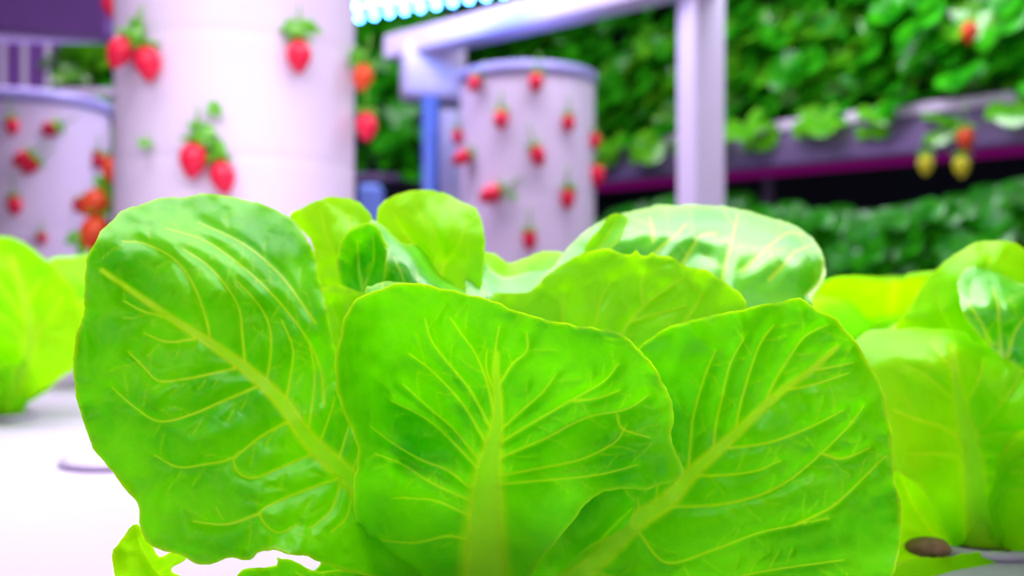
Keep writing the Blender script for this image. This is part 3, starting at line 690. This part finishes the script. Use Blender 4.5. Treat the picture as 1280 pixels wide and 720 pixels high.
lp = [(14, 158, .8, 0), (71, 169, 1.0, 1.2), (36, 203, .9, .9), (46, 212, .9, .9), (17, 257, .9, 0), (102, 257, .7, .6), (52, 298, .6, 0), (124, 200, .8, 0)]
far_set(LT, lp, ['dull red strawberry on the left edge tower, ' + q for q in ('upper left one', 'upper middle one', 'left of the slanted touching pair', 'right of the slanted touching pair', 'lower left one', 'lower right one by the rim', 'faint lowest one', 'faint one at the right rim')], 'strawberries on the left edge tower')

# ------------------------------------------------------------------ frame
def bar(name, a, b, w, h, m, parent=None, bev=.006, roll_up=Vector((0, 0, 1))):
    a, b = Vector(a), Vector(b); t = (b - a).normalized(); s = t.cross(roll_up)
    if s.length < 1e-4: s = t.cross(Vector((0, 1, 0)))
    s.normalize(); u = s.cross(t)
    rot = Matrix((s, t, u)).transposed()
    bm = bmesh.new(); bevel_box(bm, Vector((0, 0, 0)), (w, (b - a).length, h), rot, bev)
    c = (a + b) / 2
    for v in bm.verts: v.co += c - (parent.location if parent else Vector((0, 0, 0)))
    return from_bm(name, bm, m, parent, True if bev else False)

fr = empty('support_frame', (.46, 2.75, 0), 'lavender-white metal frame of two posts and a sloping-looking overhead beam', 'frame')
pa = P(876, 0, 2.75); bz = CZ + .80
px_ = (876 - 640) / F * 2.75
o_ = bmesh.new(); bevel_box(o_, Vector((0, 0, 0)), (.105, .085, 1.80), Matrix.Rotation(math.radians(28), 3, 'Z'), .010)
for v in o_.verts: v.co += Vector((px_, 2.75, .90)) - fr.location
from_bm('post', o_, M['frame'], fr)
cx_ = (560 - 640) / F * 3.5
o_ = bmesh.new(); bevel_box(o_, Vector((0, 0, 0)), (.105, .10, 1.55), Matrix.Rotation(math.radians(28), 3, 'Z'), .010)
for v in o_.verts: v.co += Vector((cx_, 3.5, .775)) - fr.location
from_bm('post', o_, M['frame'], fr)
A = P(492, 62, 3.55); B = Vector((.46 + .9 * .6, 2.73 - .77 * .6, A.z))
bar('beam', A + Vector((0, 0, .0)), B, .10, .085, M['frame'], fr, .012)
o_ = bmesh.new(); bevel_box(o_, P(541, 92, 3.5), (.22, .16, .20), Matrix.Rotation(math.radians(12), 3, 'Z'), .03)
for v in o_.verts: v.co -= fr.location
from_bm('bracket', o_, M['frame'], fr)
# blue downpipe at the far post
bm = bmesh.new(); lathe(bm, [(.028, 0), (.028, P(0, 122, 3.42).z)], 24)
o = from_bm('downpipe', bm, M['bluish']); o.location = ((538 - 640) / F * 3.42, 3.42, 0); tag(o, 'blue vertical pipe beside the far frame post', 'pipe')
bm = bmesh.new(); bevel_box(bm, Vector((0, 0, .62)), (.07, .09, 1.24), None, .02)
o = from_bm('water_tank', bm, M['bluish']); o.location = ((464 - 640) / F * 3.0, 3.0, 0); tag(o, 'narrow blue water container right of the nearest tower', 'container')

# ------------------------------------------------------------------ right rack
U = Vector((.72, -.69, 0)).normalized(); W = Vector((U.y, -U.x, 0)) * -1  # pointing away
if W.y < 0: W = -W
O = Vector((.84, 3.6, 0))
rack = empty('plant_rack', O, 'long grey gutter rack with pink-lit underside carrying the strawberry plants', 'rack')
def tier(z, lip=True):
    a = O - U * 1.7; b = O + U * 1.6
    bar('gutter', a + Vector((0, 0, z)), b + Vector((0, 0, z)), .22, .13, M['gutter'], rack, .02)
    bar('gutter_lip', a - W * .115 + Vector((0, 0, z + .075)), b - W * .115 + Vector((0, 0, z + .075)), .012, .035, M['gutter_lip'], rack, .004)
    if lip:
        bar('led_strip', a - W * .10 + Vector((0, 0, z - .080)), b - W * .10 + Vector((0, 0, z - .080)), .03, .024, M['pink'], rack, .003)
tier(CZ + .475); tier(CZ - .10, False); tier(CZ + 1.16, False)
for t in (-1.5, 0.0, 1.45):
    bm = bmesh.new(); bevel_box(bm, Vector((0, 0, 1.05)), (.045, .045, 2.1), None, .006)
    for v in bm.verts: v.co += U * t + W * .16
    from_bm('rack_post', bm, M['gutter'], rack)

def bush(name, n, rx, ry, z0, z1, size, mt, seed, label, grp):
    r = random.Random(seed); o = empty(name, (0, 0, 0), label, 'strawberry plant', grp)
    bm = bmesh.new()
    for k in range(n):
        a = r.uniform(0, 2 * math.pi); q = math.sqrt(r.random())
        z = r.uniform(z0, z1)
        c = Vector((math.cos(a) * rx * q, math.sin(a) * ry * q - (ry * .5 if z < 0 else 0), z))
        if z < 0 and c.y > -.10: c.y = -.12 - r.random() * .06
        base = Vector((r.uniform(-.5, .5), r.uniform(-1.1, -.4), r.uniform(0, 1.0)))
        for w in (-.9, 0, .9):
            d = Vector((math.sin(w) + r.uniform(-.2, .2), r.uniform(-.5, 0), math.cos(w) * r.choice((1, 1, -1))))
            leaflet(bm, c, base + Vector((w * .2, 0, 0)), d, size * r.uniform(.8, 1.15), k)
    from_bm('foliage', bm, M[mt], o)
    sb = bmesh.new()
    for k in range(5):
        a = r.uniform(-.6, .6); e = Vector((math.sin(a) * .14, -.04, z1 * .7)); sd = Vector((.002, 0, 0))
        sb.faces.new([sb.verts.new(p) for p in (-sd, sd, e + sd, e - sd)])
    s_ = from_bm('stem', sb, M['stem'], o); s_.modifiers.new('t', 'SOLIDIFY').thickness = .003
    return o
RZ = math.atan2(U.y, U.x)
grp_u = 'strawberry plants on the upper gutter'
b1 = bush('strawberry_plant', 24, .18, .14, .0, .36, .090, 'sleaf', 1, 'bushy strawberry plant spilling over the middle gutter of the rack', grp_u)
b2 = bush('strawberry_plant', 20, .17, .13, -.07, .32, .085, 'sleaf_light', 2, 'lighter bushy strawberry plant in the middle gutter of the rack', grp_u)
b1.location = O + U * -1.55 + Vector((0, 0, CZ + .56)); b1.rotation_euler = (0, 0, RZ)
b2.location = O + U * -1.35 + Vector((0, 0, CZ + .57)); b2.rotation_euler = (0, 0, RZ)
labs = ['bushy strawberry plant spilling over the middle gutter of the rack', 'lighter bushy strawberry plant in the middle gutter of the rack']
i = 0; t = -1.15
while t < 1.6:
    for (src, lab) in ((b1, labs[0]), (b2, labs[1])):
        dup(src, O + U * (t + rnd.uniform(-.03, .03) + (.09 if src is b2 else 0)) - W * (rnd.uniform(-.02, .05)) + Vector((0, 0, CZ + .575 + rnd.uniform(-.02, .03))), RZ + rnd.uniform(-.3, .3), rnd.uniform(.85, 1.1), lab, grp_u)
    t += .21
t = -1.6; lab = 'strawberry plant trailing down from the top gutter of the rack'
while t < 1.6:
    for src in (b1, b2) if (int(t * 10) % 2) else (b1,):
        dup(src, O + U * (t + rnd.uniform(-.05, .05)) + Vector((0, 0, CZ + .90 + rnd.uniform(-.06, .04))), RZ + rnd.uniform(-.3, .3), rnd.uniform(.95, 1.15), lab, 'strawberry plants trailing from the top gutter')
    t += .23
t = -1.5; lab = 'strawberry plant on the shaded lower gutter of the rack'
while t < 1.6:
    dup(b1, O + U * (t + rnd.uniform(-.04, .04)) + Vector((0, 0, CZ - .02 + rnd.uniform(-.03, .0))), RZ + rnd.uniform(-.3, .3), rnd.uniform(.75, .95), lab, 'strawberry plants on the lower gutter')
    t += .20
# rack berries
for px, py, kd, sc, lab in [(1212, 40, 'orange', 1.7, 'round orange strawberry high in the foliage at the right'), (1207, 174, 'orange', 1.8, 'orange-red strawberry hanging in front of the rack gutter'),
                            (1157, 206, 'unripe', 1.6, 'yellow unripe strawberry hanging left below the orange one on the rack'), (1202, 208, 'unripe', 1.7, 'yellow unripe strawberry hanging directly below the orange one on the rack')]:
    x_, y_, d_ = cm(px, py, 2.72, sc); place_berry(kd, x_, y_, d_, sc, lab)

# far left: foliage and slatted rack behind the left tower
b3 = dup(b2, P(104, 119, 3.96), 0, 1.05, 'blurred green plant high behind the left edge tower', None)
dup(b1, P(128, 110, 4.05), .3, .8, 'darker green plant beside the nearest tower high on the left', None)
for px, py, s_, lb in [(470, 115, 1.0, 'dark green plant right of the nearest tower, upper'), (475, 190, 1.0, 'dark green plant right of the nearest tower, middle'), (500, 225, .9, 'dark green plant right of the nearest tower, lower'), (515, 130, 1.0, 'green plant beside the blue pipe')]:
    dup(b1, P(px, py, 4.1), rnd.uniform(-.4, .4), s_, lb, None)
shelf2 = empty('plant_shelf', (P(490, 300, 4.15).x, 4.15, 0), 'dark narrow plant shelf between the nearest tower and the blue pipe', 'shelf')
for py in (150, 225, 262):
    bm = bmesh.new(); bevel_box(bm, Vector((0, 0, P(0, py, 4.15).z)), (.5, .25, .03), None, .004); from_bm('shelf_board', bm, M['gutter'], shelf2)
for sx in (-.24, .24):
    bm = bmesh.new(); bevel_box(bm, Vector((sx, .1, .9)), (.03, .03, 1.8), None, .004); from_bm('shelf_post', bm, M['gutter'], shelf2)
sh3 = empty('plant_shelf', (P(105, 300, 4.05).x, 4.05, 0), 'shelf under the green plants behind the left edge tower', 'shelf')
bm = bmesh.new(); bevel_box(bm, Vector((0, 0, P(0, 122, 4.05).z)), (.34, .25, .03), None, .004); from_bm('shelf_board', bm, M['frame'], sh3)
for sx in (-.15, .15):
    bm = bmesh.new(); bevel_box(bm, Vector((sx, .1, .83)), (.03, .03, 1.66), None, .004); from_bm('shelf_post', bm, M['gutter'], sh3)
sl = empty('slatted_screen', P(30, 80, 3.9), 'purple and white slatted screen in the upper left', 'screen')
for k, px in enumerate((4, 18, 31, 43, 60)):
    bm = bmesh.new(); bevel_box(bm, P(px, 80, 3.9) - sl.location, (.018, .02, .34), None, .003); from_bm('slat', bm, M['frame'] if k % 2 == 0 else M['purple'], sl)
bm = bmesh.new(); bevel_box(bm, P(20, 80, 3.95) - sl.location, (.34, .02, .36), None, .003); from_bm('backing', bm, M['purple'], sl)
for py in (38, 122):
    bm = bmesh.new(); bevel_box(bm, P(20, py, 3.9) - sl.location, (.34, .03, .02), None, .003); from_bm('rail', bm, M['frame'], sl)
bp_ = bar('overhead_beam', P(-260, -10, 2.6), P(152, 16, 2.3), .10, .125, M['purple'])
tag(bp_, 'dark purple overhead beam crossing the upper left corner', 'beam')
bp_ = bar('overhead_rail', P(-260, 44, 2.9), P(150, 47, 2.9), .03, .03, M['frame'])
tag(bp_, 'thin pale rail just below the dark purple beam', 'rail')

# ------------------------------------------------------------------ LED fixture seen at the top
def led_bar(a, b, n, label):
    a, b = Vector(a), Vector(b)
    o = empty('grow_light_bar', a, label, 'grow light')
    bar('housing', a + Vector((0, 0, .02)), b + Vector((0, 0, .02)), .05, .025, M['metal'], o, .004)
    dm = None
    for k in range(n):
        c = a.lerp(b, (k + .5) / n) - o.location
        if dm is None:
            bm = bmesh.new(); lathe(bm, [(.004, .006), (.009, .004), (.0105, -.002), (.008, -.008), (.003, -.0105)], 16)
            q = from_bm('diode', bm, M['led'], o); dm = q.data; q.location = c
        else:
            q = link('diode', dm, None, o); q.location = c
    for s in (.1, .9):
        bm = bmesh.new(); c = a.lerp(b, s) - o.location; lathe(bm, [(.003, .03), (.003, 2.42 - a.z)], 8, True, (c.x, c.y, 0)); from_bm('hanger', bm, M['metal'], o)
for k, lab in enumerate(('lowest row', 'second row', 'third row')):
    led_bar(P(440 - 4 * k, 24 - 15 * k, 3.3 - .1 * k), P(640 - 6 * k, -10 - 15 * k, 3.0 - .1 * k), 10, 'blue-white grow light bar high between tower and beam, ' + lab)

# ------------------------------------------------------------------ lamps over the table
def lamp(x, y, z, sx, sy, power, col, label, rot=0, tilt=0):
    o = empty('grow_light', (x, y, z), label, 'grow light')
    bm = bmesh.new(); bevel_box(bm, Vector((0, 0, .02)), (sx + .02, sy + .02, .03), None, .004); h = from_bm('housing', bm, M['metal'], o)
    l = bpy.data.lights.new('panel_light', 'AREA'); l.shape = 'RECTANGLE'; l.size = sx; l.size_y = sy; l.energy = power; l.color = col
    lo = bpy.data.objects.new('panel_light', l); C.objects.link(lo); lo.parent = o; lo.location = (0, 0, -.005)
    for q in (-.4, .4):
        bm = bmesh.new(); lathe(bm, [(.003, .03), (.003, 2.45 - z)], 8, True, (q * sx, 0, 0)); from_bm('hanger', bm, M['metal'], o)
    o.rotation_euler = (tilt, 0, rot)
lamp(-.05, .88, CZ + .64, 1.4, .22, 13.5, (1, .95, 1), 'white grow light panel hanging over the front lettuce')
lamp(0, .12, CZ + .60, 1.4, .22, 2.6, (.88, .70, 1), 'white grow light panel hanging over the front edge of the table')
lamp(-.1, 1.30, CZ + 1.0, 1.8, .25, 10, (1, .90, 1), 'grow light panel over the back edge of the table')
lamp(.7, 2.6, CZ + 1.40, 2.2, .3, 36, (.9, .88, 1), 'grow light panel above the rack aisle')
lamp(-1.1, 2.9, CZ + 1.42, 1.6, .3, 24, (.95, .80, 1), 'grow light panel above the left aisle')

# ------------------------------------------------------------------ room
def struct(name, c, s, m, bump=None):
    bm = bmesh.new(); bevel_box(bm, Vector(c), s)
    o = from_bm(name, bm, m, None, False); o['kind'] = 'structure'; return o
struct('floor', (0, 2.2, -.05), (7, 7.0, .1), M['floor'])
struct('ceiling', (0, 3.0, 2.52), (7, 5.2, .1), M['navy'])
struct('wall_back', (0, 5.6, 1.25), (7, .1, 2.5), M['navy'])
struct('wall_left', (-3.5, 3.2, 1.25), (.1, 4.8, 2.5), M['navy'])
struct('wall_right', (3.5, 3.2, 1.25), (.1, 4.8, 2.5), M['navy'])

w = bpy.data.worlds.new('world'); S.world = w; w.use_nodes = True
w.node_tree.nodes['Background'].inputs[0].default_value = (.95, .88, 1, 1)
w.node_tree.nodes['Background'].inputs[1].default_value = 0.52

# ------------------------------------------------------------------ camera
cam = bpy.data.cameras.new('camera'); co = bpy.data.objects.new('camera', cam); C.objects.link(co)
co.location = (0, 0, CZ); co.rotation_euler = (math.radians(90), 0, 0)
cam.lens = 35; cam.sensor_width = 36; cam.clip_start = .01
cam.dof.use_dof = True; cam.dof.focus_distance = .345; cam.dof.aperture_fstop = 7.2
S.camera = co
S.view_settings.view_transform = 'Standard'; S.view_settings.look = 'None'
S.view_settings.exposure = 0.20; S.view_settings.gamma = 1; S.view_settings.use_curve_mapping = False
